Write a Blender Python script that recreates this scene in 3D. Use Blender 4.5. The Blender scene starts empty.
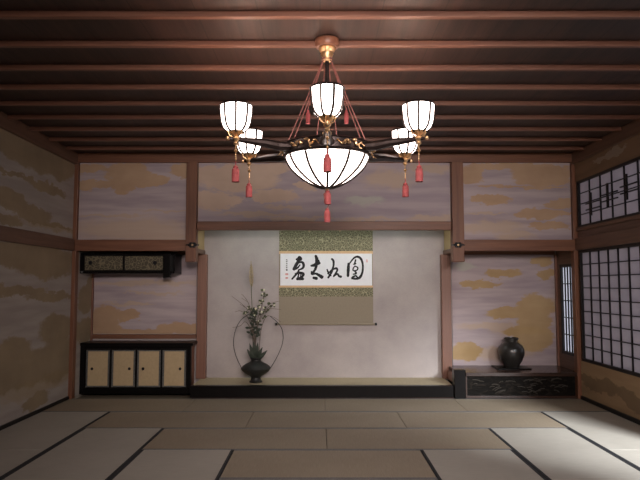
import bpy, bmesh, math, random
from mathutils import Vector, Matrix

random.seed(7)
scene = bpy.context.scene
COL = scene.collection
PI = math.pi

# ------------------------------------------------------------------ camera
F, CX, CY, CAMH, PITCH = 611.0, 320.0, 240.0, 1.70, math.radians(4.2)
cam_data = bpy.data.cameras.new('camera')
cam_data.sensor_width = 36.0
cam_data.lens = F / 640.0 * 36.0
cam_data.clip_end = 200
cam = bpy.data.objects.new('camera', cam_data)
COL.objects.link(cam)
cam.location = (0, 0, CAMH)
cam.rotation_euler = (PI / 2 + PITCH, 0, 0)
scene.camera = cam

# ------------------------------------------------------------------ world and view
scene.view_settings.view_transform = 'Standard'
scene.view_settings.look = 'None'
scene.view_settings.gamma = 1.0
scene.view_settings.use_curve_mapping = False
scene.view_settings.exposure = 0.0
scene.cycles.use_denoising = True
scene.cycles.max_bounces = 6
scene.cycles.caustics_reflective = False
scene.cycles.caustics_refractive = False
world = bpy.data.worlds.new('overcast_sky')
scene.world = world
world.use_nodes = True
bg = world.node_tree.nodes['Background']
bg.inputs['Color'].default_value = (0.74, 0.75, 0.84, 1)
bg.inputs['Strength'].default_value = 1.15


def area(name, loc, target, sx, sy, power, color, spread=PI):
    d = bpy.data.lights.new(name, 'AREA')
    d.shape = 'RECTANGLE'; d.size = sx; d.size_y = sy
    d.energy = power; d.color = color; d.spread = spread
    o = bpy.data.objects.new(name, d)
    COL.objects.link(o)
    o.location = loc
    dirv = Vector(target) - Vector(loc)
    o.rotation_euler = dirv.to_track_quat('-Z', 'Y').to_euler()
    return o


XL, XR = -3.775, 3.92
YB, YA, YF = 9.31, 10.15, -1.6          # front plane of the alcoves, their back wall, wall behind the camera
ZC = 3.72
# daylight falling through the open sliding screen just outside the frame on the right
area('daylight', (5.3, 2.1, 3.2), (2.9, 8.0, 0.0), 1.2, 1.2, 1150, (0.93, 0.97, 1.0))
# unseen fill light added behind the camera to brighten the back wall
area('rear_fill', (0.9, -1.3, 3.1), (0.25, 9.3, 1.2), 3.2, 0.9, 72, (1.0, 0.88, 0.84), math.radians(60))
# fluorescent tube behind the alcove lintel
area('alcove_tube', (0.1, 9.52, 2.62), (0.1, 10.05, 1.3), 3.4, 0.08, 11.5, (0.93, 1.0, 0.93))


# ------------------------------------------------------------------ projection helpers (measure the photo on real planes)
def ray(px, py):
    c, s = math.cos(PITCH), math.sin(PITCH)
    u, v = (px - CX), (CY - py)
    return Vector((u, F * c - v * s, F * s + v * c))


def at(px, py, Y):
    r = ray(px, py)
    t = Y / r.y
    return Vector((r.x * t, Y, CAMH + r.z * t))


def side(px, py, X):
    r = ray(px, py)
    t = X / r.x
    return Vector((X, r.y * t, CAMH + r.z * t))


def zat(py, Y):
    return at(CX, py, Y).z


# ------------------------------------------------------------------ materials
MATS = {}


def newmat(name):
    m = bpy.data.materials.new(name)
    m.use_nodes = True
    nt = m.node_tree
    b = nt.nodes['Principled BSDF']
    MATS[name] = m
    return m, nt, b


def N(nt, typ, **kw):
    n = nt.nodes.new(typ)
    for k, v in kw.items():
        setattr(n, k, v)
    return n


def L(nt, a, b):
    nt.links.new(a, b)


def rgb(c):
    return (c[0], c[1], c[2], 1)


def ramp(nt, fac, stops):
    r = N(nt, 'ShaderNodeValToRGB')
    el = r.color_ramp.elements
    while len(el) > 1:
        el.remove(el[-1])
    el[0].position = stops[0][0]; el[0].color = rgb(stops[0][1])
    for p, c in stops[1:]:
        e = el.new(p); e.color = rgb(c)
    L(nt, fac, r.inputs[0])
    return r.outputs[0]


def noise(nt, vec, scale, detail=4, rough=0.55, dist=0):
    n = N(nt, 'ShaderNodeTexNoise')
    n.inputs['Scale'].default_value = scale
    n.inputs['Detail'].default_value = detail
    n.inputs['Roughness'].default_value = rough
    n.inputs['Distortion'].default_value = dist
    if vec is not None:
        L(nt, vec, n.inputs['Vector'])
    return n.outputs['Fac']


def mapped(nt, scale, kind='Object'):
    tc = N(nt, 'ShaderNodeTexCoord')
    mp = N(nt, 'ShaderNodeMapping')
    mp.inputs['Scale'].default_value = scale
    L(nt, tc.outputs[kind], mp.inputs['Vector'])
    return mp.outputs[0]


def bump(nt, b, h, strength, dist=0.01):
    bp = N(nt, 'ShaderNodeBump')
    bp.inputs['Strength'].default_value = strength
    bp.inputs['Distance'].default_value = dist
    L(nt, h, bp.inputs['Height'])
    L(nt, bp.outputs[0], b.inputs['Normal'])


def wood(name, light, dark, axis='x', rough=0.45, spec=0.4, grain=14):
    m, nt, b = newmat(name)
    s = {'x': (0.6, grain, grain), 'y': (grain, 0.6, grain), 'z': (grain, grain, 0.6)}[axis]
    v = mapped(nt, s)
    f = noise(nt, v, 1.6, 6, 0.6, 0.6)
    f2 = noise(nt, mapped(nt, tuple(x * 4 for x in s)), 2.0, 3, 0.6)
    mx = N(nt, 'ShaderNodeMath', operation='MULTIPLY_ADD')
    L(nt, f2, mx.inputs[0]); mx.inputs[1].default_value = 0.3; L(nt, f, mx.inputs[2])
    c = ramp(nt, mx.outputs[0], [(0.42, dark), (0.85, light)])
    L(nt, c, b.inputs['Base Color'])
    b.inputs['Roughness'].default_value = rough
    b.inputs['Specular IOR Level'].default_value = spec
    bump(nt, b, f2, 0.15, 0.003)
    return m


def plain(name, col, rough=0.5, metal=0.0, var=0.12, scale=20, spec=0.5, bmp=0.1, bscale=60, coat=0):
    m, nt, b = newmat(name)
    v = mapped(nt, (1, 1, 1))
    f = noise(nt, v, scale, 4)
    lo = tuple(c * (1 - var) for c in col); hi = tuple(min(1, c * (1 + var)) for c in col)
    L(nt, ramp(nt, f, [(0.3, lo), (0.7, hi)]), b.inputs['Base Color'])
    b.inputs['Roughness'].default_value = rough
    b.inputs['Metallic'].default_value = metal
    b.inputs['Specular IOR Level'].default_value = spec
    b.inputs['Coat Weight'].default_value = coat
    if bmp:
        bump(nt, b, noise(nt, v, bscale, 3), bmp, 0.004)
    return m


TL, TD = (0.235, 0.100, 0.054), (0.13, 0.053, 0.030)
wood('timber_x', TL, TD, 'x')
wood('timber_y', (0.18, 0.095, 0.062), (0.10, 0.052, 0.034), 'y')
wood('timber_z', TL, TD, 'z')
wood('batten_wood', (0.22, 0.098, 0.062), (0.14, 0.058, 0.036), 'x', 0.38, 0.5)
wood('pillar_wood', (0.25, 0.115, 0.075), (0.16, 0.07, 0.045), 'z', 0.4, 0.5, 20)
plain('lacquer', (0.005, 0.004, 0.004), 0.30, 0, 0.2, 12, 0.14, 0.03, 40)
plain('black_frame', (0.009, 0.007, 0.008), 0.45, 0, 0.2, 12, 0.3)
wood('dark_shelf_wood', (0.055, 0.028, 0.020), (0.022, 0.012, 0.010), 'x', 0.22, 0.6)
plain('dark_bronze', (0.045, 0.038, 0.034), 0.38, 0.6, 0.3, 14)
plain('chandelier_bronze', (0.035, 0.024, 0.022), 0.34, 0.7, 0.3, 14)
plain('gold', (0.85, 0.56, 0.30), 0.42, 1.0, 0.15, 30)
plain('canopy_wood', (0.20, 0.085, 0.05), 0.35, 0, 0.2, 20)
plain('rope', (0.26, 0.09, 0.075), 0.7, 0, 0.2, 60)
plain('tassel_red', (0.30, 0.055, 0.055), 0.75, 0, 0.25, 40)
plain('jar_glaze', (0.024, 0.021, 0.019), 0.30, 0, 0.5, 9, 0.6, 0.3, 14)
plain('vase_bronze', (0.028, 0.028, 0.026), 0.5, 0.4, 0.3, 20)
plain('leaf_green', (0.026, 0.036, 0.023), 0.7, 0, 0.4, 30)
plain('leaf_olive', (0.075, 0.085, 0.040), 0.7, 0, 0.4, 30)
plain('stem_brown', (0.10, 0.07, 0.05), 0.7, 0, 0.3, 30)
plain('plume_tan', (0.38, 0.30, 0.18), 0.85, 0, 0.3, 60)
plain('petal_pale', (0.68, 0.66, 0.50), 0.6, 0, 0.2, 60)
plain('ink', (0.008, 0.008, 0.010), 0.6, 0, 0.3, 40, 0.3)
plain('seal_red', (0.66, 0.33, 0.32), 0.7, 0, 0.2, 40)
plain('scroll_paper', (0.80, 0.80, 0.84), 0.85, 0, 0.03, 10)
plain('scroll_silk', (0.27, 0.225, 0.165), 0.8, 0, 0.05, 40)
plain('border_gold', (0.62, 0.40, 0.22), 0.6, 0, 0.1, 30)
plain('heri_dark', (0.020, 0.020, 0.024), 0.8, 0, 0.3, 60)
plain('heri_grey', (0.16, 0.155, 0.155), 0.85, 0, 0.25, 60)
plain('underfloor', (0.20, 0.16, 0.11), 0.8, 0, 0.1, 10)
plain('plain_wall', (0.36, 0.31, 0.25), 0.9, 0, 0.08, 3)
plain('carving_tan', (0.035, 0.028, 0.021), 0.6)
plain('knob_black', (0.012, 0.011, 0.012), 0.35, 0.3)


def plaster():
    m, nt, b = newmat('alcove_paper')
    f = noise(nt, mapped(nt, (1, 1, 1)), 1.4, 6, 0.6)
    f2 = noise(nt, mapped(nt, (1, 1, 3)), 26, 3, 0.6)
    c = ramp(nt, f, [(0.3, (0.355, 0.31, 0.305)), (0.7, (0.48, 0.425, 0.405))])
    # sheet seams every 46 cm in height
    sp = N(nt, 'ShaderNodeSeparateXYZ')
    tc = N(nt, 'ShaderNodeTexCoord'); L(nt, tc.outputs['Object'], sp.inputs[0])
    md = N(nt, 'ShaderNodeMath', operation='PINGPONG'); md.inputs[1].default_value = 0.30
    L(nt, sp.outputs['Z'], md.inputs[0])
    lt = N(nt, 'ShaderNodeMath', operation='LESS_THAN'); lt.inputs[1].default_value = 0.006
    L(nt, md.outputs[0], lt.inputs[0])
    sc = N(nt, 'ShaderNodeMath', operation='MULTIPLY'); sc.inputs[1].default_value = 0.35
    L(nt, lt.outputs[0], sc.inputs[0])
    mx = N(nt, 'ShaderNodeMixRGB'); L(nt, sc.outputs[0], mx.inputs[0]); L(nt, c, mx.inputs[1])
    mx.inputs[2].default_value = (0.42, 0.36, 0.33, 1)
    mx2 = N(nt, 'ShaderNodeMixRGB', blend_type='MULTIPLY'); mx2.inputs[0].default_value = 0.25
    L(nt, mx.outputs[0], mx2.inputs[1]); L(nt, ramp(nt, f2, [(0.3, (0.75, 0.75, 0.75)), (0.6, (1, 1, 1))]), mx2.inputs[2])
    L(nt, mx2.outputs[0], b.inputs['Base Color'])
    b.inputs['Roughness'].default_value = 0.9


plaster()


def ceiling_boards():
    m, nt, b = newmat('ceiling_boards')
    f = noise(nt, mapped(nt, (9, 0.5, 9)), 1.5, 6, 0.65, 0.5)
    c = ramp(nt, f, [(0.35, (0.022, 0.012, 0.010)), (0.75, (0.062, 0.030, 0.022))])
    tc = N(nt, 'ShaderNodeTexCoord'); sp = N(nt, 'ShaderNodeSeparateXYZ'); L(nt, tc.outputs['Object'], sp.inputs[0])
    md = N(nt, 'ShaderNodeMath', operation='PINGPONG'); md.inputs[1].default_value = 0.23
    L(nt, sp.outputs['X'], md.inputs[0])
    lt = N(nt, 'ShaderNodeMath', operation='LESS_THAN'); lt.inputs[1].default_value = 0.005
    L(nt, md.outputs[0], lt.inputs[0])
    mx = N(nt, 'ShaderNodeMixRGB'); L(nt, lt.outputs[0], mx.inputs[0]); L(nt, c, mx.inputs[1])
    mx.inputs[2].default_value = (0.015, 0.008, 0.006, 1)
    L(nt, mx.outputs[0], b.inputs['Base Color'])
    b.inputs['Roughness'].default_value = 0.5


ceiling_boards()


def tatami_mat_material(name, lo, hi, axis):
    """axis = direction the mat's long side runs; the rush lies across it"""
    m, nt, b = newmat(name)
    s = (6, 150, 1) if axis == 'y' else (150, 6, 1)
    f = noise(nt, mapped(nt, s), 1.0, 3, 0.6)
    f3 = noise(nt, mapped(nt, (1, 1, 1)), 1.3, 4, 0.55)
    mx = N(nt, 'ShaderNodeMath', operation='MULTIPLY_ADD')
    L(nt, f3, mx.inputs[0]); mx.inputs[1].default_value = 0.6; L(nt, f, mx.inputs[2])
    L(nt, ramp(nt, mx.outputs[0], [(0.45, lo), (1.1, hi)]), b.inputs['Base Color'])
    b.inputs['Roughness'].default_value = 0.55
    b.inputs['Specular IOR Level'].default_value = 0.35
    bump(nt, b, f, 0.35, 0.002)
    return m


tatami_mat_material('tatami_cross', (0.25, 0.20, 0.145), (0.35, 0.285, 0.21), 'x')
tatami_mat_material('tatami_along', (0.36, 0.33, 0.285), (0.48, 0.445, 0.39), 'y')  # paler than the crosswise mats: weave sheen is put into the colour
tatami_mat_material('tatami_alcove', (0.42, 0.35, 0.22), (0.54, 0.46, 0.30), 'x')


def brocade(name, c0, c1, scale):
    m, nt, b = newmat(name)
    v = N(nt, 'ShaderNodeTexVoronoi', feature='DISTANCE_TO_EDGE')
    v.inputs['Scale'].default_value = scale
    L(nt, mapped(nt, (1, 1, 1)), v.inputs['Vector'])
    L(nt, ramp(nt, v.outputs['Distance'], [(0.03, c1), (0.10, c0), (0.30, c0), (0.42, c1)]), b.inputs['Base Color'])
    b.inputs['Roughness'].default_value = 0.7


brocade('scroll_brocade', (0.11, 0.10, 0.055), (0.34, 0.31, 0.19), 26)
brocade('door_brocade', (0.075, 0.060, 0.036), (0.20, 0.165, 0.095), 16)
brocade('edge_brocade', (0.055, 0.055, 0.055), (0.20, 0.19, 0.17), 60)
plain('door_beige', (0.50, 0.375, 0.215), 0.75, 0, 0.06, 30)


def carved():
    m, nt, b = newmat('carved_panel')
    f = noise(nt, mapped(nt, (1, 1, 2.2)), 7, 4, 0.6, 1.5)
    L(nt, ramp(nt, f, [(0.50, (0.006, 0.005, 0.004)), (0.62, (0.018, 0.014, 0.011))]), b.inputs['Base Color'])
    b.inputs['Roughness'].default_value = 0.6
    b.inputs['Specular IOR Level'].default_value = 0.08
    bump(nt, b, f, 0.5, 0.02)


carved()


def paper(name, col, trans):
    m, nt, b = newmat(name)
    nt.nodes.remove(b)
    out = nt.nodes['Material Output']
    d = N(nt, 'ShaderNodeBsdfDiffuse'); t = N(nt, 'ShaderNodeBsdfTranslucent'); mx = N(nt, 'ShaderNodeMixShader')
    f = noise(nt, mapped(nt, (1, 1, 1)), 8, 4)
    c = ramp(nt, f, [(0.3, tuple(x * 0.93 for x in col)), (0.7, col)])
    L(nt, c, d.inputs[0]); L(nt, c, t.inputs[0])
    mx.inputs[0].default_value = trans
    L(nt, d.outputs[0], mx.inputs[1]); L(nt, t.outputs[0], mx.inputs[2]); L(nt, mx.outputs[0], out.inputs[0])


paper('shoji_paper', (0.60, 0.56, 0.60), 0.34)
paper('slot_paper', (0.93, 0.93, 0.96), 0.85)


def glow(name, col, strength):
    m, nt, b = newmat(name)
    b.inputs['Base Color'].default_value = (0.85, 0.82, 0.8, 1)
    b.inputs['Emission Color'].default_value = rgb(col)
    b.inputs['Emission Strength'].default_value = strength
    b.inputs['Roughness'].default_value = 0.3


glow('lit_cup_glass', (1.0, 0.84, 0.76), 7.2)
glow('lit_bowl_glass', (1.0, 0.84, 0.76), 5.2)


# painted gold clouds over a lilac grey ground. Blobs are (h, z, rh, rz) in object space on the panel's own plane
def cloud_paint(name, haxis, gold, soft=(), ground=((0.385, 0.312, 0.335), (0.51, 0.42, 0.425)), goldc=((0.45, 0.285, 0.15), (0.56, 0.37, 0.21)),
                softc=(0.53, 0.395, 0.29), seed=0.0, pale=()):
    m, nt, b = newmat(name)
    tc = N(nt, 'ShaderNodeTexCoord')
    sp = N(nt, 'ShaderNodeSeparateXYZ'); L(nt, tc.outputs['Object'], sp.inputs[0])
    cb = N(nt, 'ShaderNodeCombineXYZ')
    L(nt, sp.outputs['X' if haxis == 'x' else 'Y'], cb.inputs[0]); L(nt, sp.outputs['Z'], cb.inputs[1]); cb.inputs[2].default_value = seed
    base = cb.outputs[0]
    # scalloped warp of the outline
    w = N(nt, 'ShaderNodeTexNoise'); w.inputs['Scale'].default_value = 3.4; w.inputs['Detail'].default_value = 4.0; w.inputs['Roughness'].default_value = 0.55
    mpw = N(nt, 'ShaderNodeMapping'); mpw.inputs['Scale'].default_value = (1, 1.9, 1); L(nt, base, mpw.inputs[0]); L(nt, mpw.outputs[0], w.inputs['Vector'])
    ws = N(nt, 'ShaderNodeVectorMath', operation='SUBTRACT'); L(nt, w.outputs['Color'], ws.inputs[0]); ws.inputs[1].default_value = (0.5, 0.5, 0.5)
    wm = N(nt, 'ShaderNodeVectorMath', operation='MULTIPLY'); L(nt, ws.outputs[0], wm.inputs[0]); wm.inputs[1].default_value = (0.36, 0.20, 0)
    wa = N(nt, 'ShaderNodeVectorMath', operation='ADD'); L(nt, base, wa.inputs[0]); L(nt, wm.outputs[0], wa.inputs[1])

    w2 = N(nt, 'ShaderNodeTexNoise'); w2.inputs['Scale'].default_value = 11.0; w2.inputs['Detail'].default_value = 2.0
    L(nt, mpw.outputs[0], w2.inputs['Vector'])
    w2s = N(nt, 'ShaderNodeVectorMath', operation='SUBTRACT'); L(nt, w2.outputs['Color'], w2s.inputs[0]); w2s.inputs[1].default_value = (0.5, 0.5, 0.5)
    w2m = N(nt, 'ShaderNodeVectorMath', operation='MULTIPLY'); L(nt, w2s.outputs[0], w2m.inputs[0]); w2m.inputs[1].default_value = (0.16, 0.09, 0)
    w2a = N(nt, 'ShaderNodeVectorMath', operation='ADD'); L(nt, wa.outputs[0], w2a.inputs[0]); L(nt, w2m.outputs[0], w2a.inputs[1])
    wa = w2a

    def field(blobs, vec):
        cur = None
        for (h, z, rh, rz) in blobs:
            s = N(nt, 'ShaderNodeVectorMath', operation='SUBTRACT'); L(nt, vec, s.inputs[0]); s.inputs[1].default_value = (h, z, seed)
            d = N(nt, 'ShaderNodeVectorMath', operation='DIVIDE'); L(nt, s.outputs[0], d.inputs[0]); d.inputs[1].default_value = (max(rh, .02), max(rz, .01), 1)
            ln = N(nt, 'ShaderNodeVectorMath', operation='LENGTH'); L(nt, d.outputs[0], ln.inputs[0])
            if cur is None:
                cur = ln.outputs['Value']
            else:
                mn = N(nt, 'ShaderNodeMath', operation='SMOOTH_MIN'); L(nt, cur, mn.inputs[0]); L(nt, ln.outputs['Value'], mn.inputs[1]); mn.inputs[2].default_value = 0.12
                cur = mn.outputs[0]
        return cur

    def mask(f, a, bb, amt):
        r = N(nt, 'ShaderNodeMapRange'); r.interpolation_type = 'SMOOTHSTEP'
        L(nt, f, r.inputs['Value']); r.inputs['From Min'].default_value = a; r.inputs['From Max'].default_value = bb
        r.inputs['To Min'].default_value = amt; r.inputs['To Max'].default_value = 0
        return r.outputs[0]

    mp = N(nt, 'ShaderNodeMapping'); mp.inputs['Scale'].default_value = (0.7, 6.5, 1); L(nt, base, mp.inputs[0])
    st = noise(nt, mp.outputs[0], 1.4, 3, 0.5)
    cur = ramp(nt, st, [(0.35, ground[0]), (0.62, ground[1])])
    if soft:
        mx = N(nt, 'ShaderNodeMixRGB'); L(nt, mask(field(soft, wa.outputs[0]), 0.55, 1.25, 0.75), mx.inputs[0]); L(nt, cur, mx.inputs[1]); mx.inputs[2].default_value = rgb(softc)
        cur = mx.outputs[0]
    if pale:
        mx = N(nt, 'ShaderNodeMixRGB'); L(nt, mask(field(pale, wa.outputs[0]), 0.5, 1.1, 0.8), mx.inputs[0]); L(nt, cur, mx.inputs[1]); mx.inputs[2].default_value = (0.47, 0.46, 0.40, 1)
        cur = mx.outputs[0]
    if gold:
        gn = noise(nt, base, 2.2, 3)
        gc = ramp(nt, gn, [(0.3, goldc[0]), (0.7, goldc[1])])
        mx = N(nt, 'ShaderNodeMixRGB'); L(nt, mask(field(gold, wa.outputs[0]), 0.84, 1.08, 0.82), mx.inputs[0]); L(nt, cur, mx.inputs[1]); L(nt, gc, mx.inputs[2])
        cur = mx.outputs[0]
    L(nt, cur, b.inputs['Base Color'])
    b.inputs['Roughness'].default_value = 0.8
    b.inputs['Specular IOR Level'].default_value = 0.25
    return m


# ------------------------------------------------------------------ mesh helpers
def box(bm, x0, x1, y0, y1, z0, z1, bev=0.0):
    vs = [bm.verts.new((x, y, z)) for x in (x0, x1) for y in (y0, y1) for z in (z0, z1)]
    q = [(0, 1, 3, 2), (4, 6, 7, 5), (0, 4, 5, 1), (2, 3, 7, 6), (0, 2, 6, 4), (1, 5, 7, 3)]
    fs = [bm.faces.new([vs[i] for i in f]) for f in q]
    if bev > 0:
        ed = list({e for f in fs for e in f.edges})
        bmesh.ops.bevel(bm, geom=ed, offset=bev, segments=2, affect='EDGES', profile=0.5)


def lathe(bm, prof, c=(0, 0, 0), seg=28, ang0=0, close=False):
    rings = []
    for r, z in prof:
        if r < 1e-5:
            rings.append([bm.verts.new((c[0], c[1], c[2] + z))])
        else:
            rings.append([bm.verts.new((c[0] + r * math.cos(ang0 + 2 * PI * k / seg), c[1] + r * math.sin(ang0 + 2 * PI * k / seg), c[2] + z)) for k in range(seg)])
    for a, b in zip(rings, rings[1:]):
        for k in range(seg):
            k2 = (k + 1) % seg
            if len(a) == 1 and len(b) == 1:
                continue
            if len(a) == 1:
                f = [a[0], b[k2], b[k]]
            elif len(b) == 1:
                f = [a[k], a[k2], b[0]]
            else:
                f = [a[k], a[k2], b[k2], b[k]]
            bm.faces.new(f)
    for ring, rev in ((rings[0], True), (rings[-1], False)):
        if close and len(ring) > 1:
            bm.faces.new(list(reversed(ring)) if rev else ring)


def tube(bm, pts, r, seg=8, cap=True):
    pts = [Vector(p) for p in pts]
    n = len(pts)
    rr = r if isinstance(r, (list, tuple)) else [r] * n
    rings = []
    up = None
    for i, p in enumerate(pts):
        t = (pts[min(i + 1, n - 1)] - pts[max(i - 1, 0)]).normalized()
        if up is None:
            up = Vector((0, 0, 1)) if abs(t.z) < 0.9 else Vector((1, 0, 0))
        a = t.cross(up).normalized(); b = a.cross(t).normalized(); up = b
        rings.append([bm.verts.new(p + (a * math.cos(2 * PI * k / seg) + b * math.sin(2 * PI * k / seg)) * rr[i]) for k in range(seg)])
    for x, y in zip(rings, rings[1:]):
        for k in range(seg):
            bm.faces.new([x[k], x[(k + 1) % seg], y[(k + 1) % seg], y[k]])
    if cap:
        bm.faces.new(list(reversed(rings[0]))); bm.faces.new(rings[-1])


def sphere(bm, c, r, sub=2, scale=(1, 1, 1)):
    m = Matrix.Translation(Vector(c)) @ Matrix.Diagonal((r * scale[0], r * scale[1], r * scale[2], 1))
    bmesh.ops.create_icosphere(bm, subdivisions=sub, radius=1.0, matrix=m)


def smoothpts(pts, k=5):
    pts = [Vector(p) for p in pts]
    out = []
    for i in range(len(pts) - 1):
        p0 = pts[max(i - 1, 0)]; p1 = pts[i]; p2 = pts[i + 1]; p3 = pts[min(i + 2, len(pts) - 1)]
        for j in range(k):
            t = j / k
            out.append(0.5 * ((2 * p1) + (p2 - p0) * t + (2 * p0 - 5 * p1 + 4 * p2 - p3) * t * t + (3 * p1 - p0 - 3 * p2 + p3) * t ** 3))
    out.append(pts[-1])
    return out


def BM():
    return bmesh.new()


def obj(name, bm, mat, parent=None, origin=None, smooth=False, loc=None):
    """bm is in world space when origin/parent given: it is shifted to the origin of the object or of its parent thing"""
    if origin is not None:
        bmesh.ops.translate(bm, verts=bm.verts, vec=-Vector(origin))
    bmesh.ops.recalc_face_normals(bm, faces=bm.faces)
    me = bpy.data.meshes.new(name)
    bm.to_mesh(me); bm.free()
    if smooth:
        for p in me.polygons:
            p.use_smooth = True
    me.materials.append(MATS[mat] if isinstance(mat, str) else mat)
    o = bpy.data.objects.new(name, me)
    COL.objects.link(o)
    if smooth:
        try:
            me.set_sharp_from_angle(angle=math.radians(40))
        except Exception:
            pass
    if parent is not None:
        o.parent = parent
    elif origin is not None:
        o.location = origin
    if loc is not None:
        o.location = loc
    return o


def tag(o, label, cat, group=None):
    o['label'] = label; o['category'] = cat
    if group:
        o['group'] = group
    return o


def thing(name, label, cat, loc=(0, 0, 0), group=None):
    o = bpy.data.objects.new(name, None)
    COL.objects.link(o)
    o.empty_display_size = 0.1
    o.location = loc
    return tag(o, label, cat, group)


def struct(name, bm, mat, parent=None, smooth=False):
    o = obj(name, bm, mat, parent, smooth=smooth)
    if parent is None:
        o['kind'] = 'structure'
    return o


def copy_tree(o, parent=None):
    c = o.copy(); COL.objects.link(c)
    if parent is not None:
        c.parent = parent
    for ch in list(o.children):
        copy_tree(ch, c)
    return c


# ================================================================== THE ROOM
W = 0.961875; WY = 0.948                       # short side of a tatami mat; the room is eight of them wide
FT = -0.055                       # top of the sub-floor
bm = BM(); box(bm, XL - .1, XR + .1, YF - .1, YA + .1, -0.20, FT); box(bm, XL, XR, YF, 3.64, FT, 0.0)
struct('floor', bm, 'underfloor')
bm = BM(); box(bm, XL - .1, XR + .1, YF - .1, YA + .1, ZC, ZC + .08)
ceiling = struct('ceiling', bm, 'ceiling_boards')
for k in range(-10, 10):
    y = 4.395 + 0.553 * k
    if y < YF + 0.2 or y > YB - .1:
        continue
    bm = BM(); box(bm, XL, XR, y - .024, y + .024, ZC - .050, ZC, 0.006)
    struct('batten', bm, 'batten_wood', ceiling)

bm = BM(); box(bm, XL - .1, XR + .1, YA, YA + .1, FT, ZC)
struct('wall_back', bm, 'alcove_paper')
bm = BM(); box(bm, XL - .1, XL, YF, YA, FT, ZC)
struct('wall_left', bm, 'plain_wall')
bm = BM(); box(bm, XL - .1, XR + .1, YF - .1, YF, FT, ZC)
struct('wall_front', bm, 'plain_wall')
# right wall with openings for the screens
SHO_Z0, SHO_Z1, TR_Z0, TR_Z1 = 0.57, 2.22, 2.56, 3.27
SLOT = (9.47, 9.98, 0.60, 2.03)
bm = BM()
x0, x1 = XR, XR + .08
box(bm, x0, x1, 6.0, YB, FT, SHO_Z0)
box(bm, x0, x1, 5.0, YB, SHO_Z1, TR_Z0)
box(bm, x0, x1, 5.0, YB, TR_Z1, ZC)
box(bm, x0, x1, 9.22, YB, SHO_Z0, SHO_Z1); box(bm, x0, x1, 9.22, YB, TR_Z0, TR_Z1)
box(bm, x0, x1, YF, 4.0, FT, ZC); box(bm, x0, x1, 4.0, 5.0, SHO_Z1, ZC)
box(bm, x0, x1, YB, YA, FT, SLOT[2]); box(bm, x0, x1, YB, YA, SLOT[3], ZC)
box(bm, x0, x1, YB, SLOT[0], SLOT[2], SLOT[3]); box(bm, x0, x1, SLOT[1], YA, SLOT[2], SLOT[3])
struct('wall_right', bm, 'timber_y')

# front wall of the alcoves above the rails
PLX, PRX = -1.955, 2.095          # axes of the two alcove posts
NG0, NG1 = 2.215, 2.385           # side rails
LT0, LT1 = 2.535, 2.665           # lintel of the middle alcove
MT = 3.575                        # top of the murals
bm = BM()
box(bm, XL, PLX, YB + .02, YB + .07, NG1 - .02, ZC); box(bm, PRX, XR, YB + .02, YB + .07, NG1 - .02, ZC); box(bm, PLX, PRX, YB + .02, YB + .07, LT1 - .02, ZC)
struct('wall_alcove_front', bm, 'plain_wall')

trim_i = [0]


def trim(b, mat, bev=0.006):
    trim_i[0] += 1
    bm = BM(); box(bm, *b, bev)
    return struct('trim_%d' % trim_i[0], bm, mat)


# cornice under the ceiling
trim((XL, XR, YB - .05, YB + .02, MT, ZC), 'timber_x')
trim((XL, XL + .06, YF, YB - .05, 3.54, ZC), 'timber_y')
trim((XR - .06, XR, YF, YB - .05, 3.54, ZC), 'timber_y')
# rails and lintel
trim((XL + .05, PLX - .08, YB - .06, YB + .02, NG0, NG1), 'timber_x')
trim((PRX + .09, XR - .05, YB - .06, YB + .02, NG0, NG1), 'timber_x')
trim((PLX + .08, PRX - .09, YB - .04, YB + .08, LT0, LT1), 'timber_x')
trim((XL, XL + .05, YF, YB - .06, NG0, NG1 + .01), 'timber_y')
trim((XR - .05, XR, YF, YB - .06, SHO_Z1, NG1 + .02), 'timber_y')
trim((XR - .03, XR, YF, YB - .06, TR_Z0 - .05, TR_Z0), 'timber_y')
# room corner posts
trim((XL, XL + .07, YB - .05, YB + .07, 0, MT), 'timber_z')
trim((XR - .065, XR, YB - .05, YB + .07, 0, MT), 'timber_z')
# hanging posts, cut off at their foot
for px, w in ((PLX, .078), (PRX, .088)):
    trim((px - w, px + w, YB - .10, YB + .08, zat(262, YB), MT), 'timber_z')
# alcove pillars on the back wall, the beams over them
for px in (PLX, PRX):
    qx = px + (.022 if px < 0 else -.028)
    trim((qx - .076, qx + .076, YA - .13, YA, 0.185, 2.20), 'pillar_wood')
    trim((px - .05, px + .05, YB + .08, YA, 2.20, 2.27), 'timber_y')
trim((XL + .04, PLX - .08, YA - .07, YA, 2.20, 2.30), 'timber_x')
trim((PRX + .08, XR - .04, YA - .07, YA, 2.20, 2.30), 'timber_x')
# corner slips in the side alcoves, sills under their murals
trim((XL, XL + .035, YA - .05, YA, 0, 2.2), 'pillar_wood', 0.003)
trim((XR - .035, XR, YA - .05, YA, 0, 2.2), 'pillar_wood', 0.003)
trim((XL + .035, PLX - .08, YA - .035, YA, 0.82, 0.89), 'timber_x', 0.003)
# black skirting along the side walls
bm = BM(); box(bm, XL, XL + .035, YF, YB - .05, 0, .045, .004); struct('baseboard_left', bm, 'black_frame')
bm = BM(); box(bm, XR - .035, XR, 6.0, YB - .05, 0, .055, .004); struct('baseboard_right', bm, 'black_frame')

# ---------------------------------------------------------------- screens in the right wall


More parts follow.
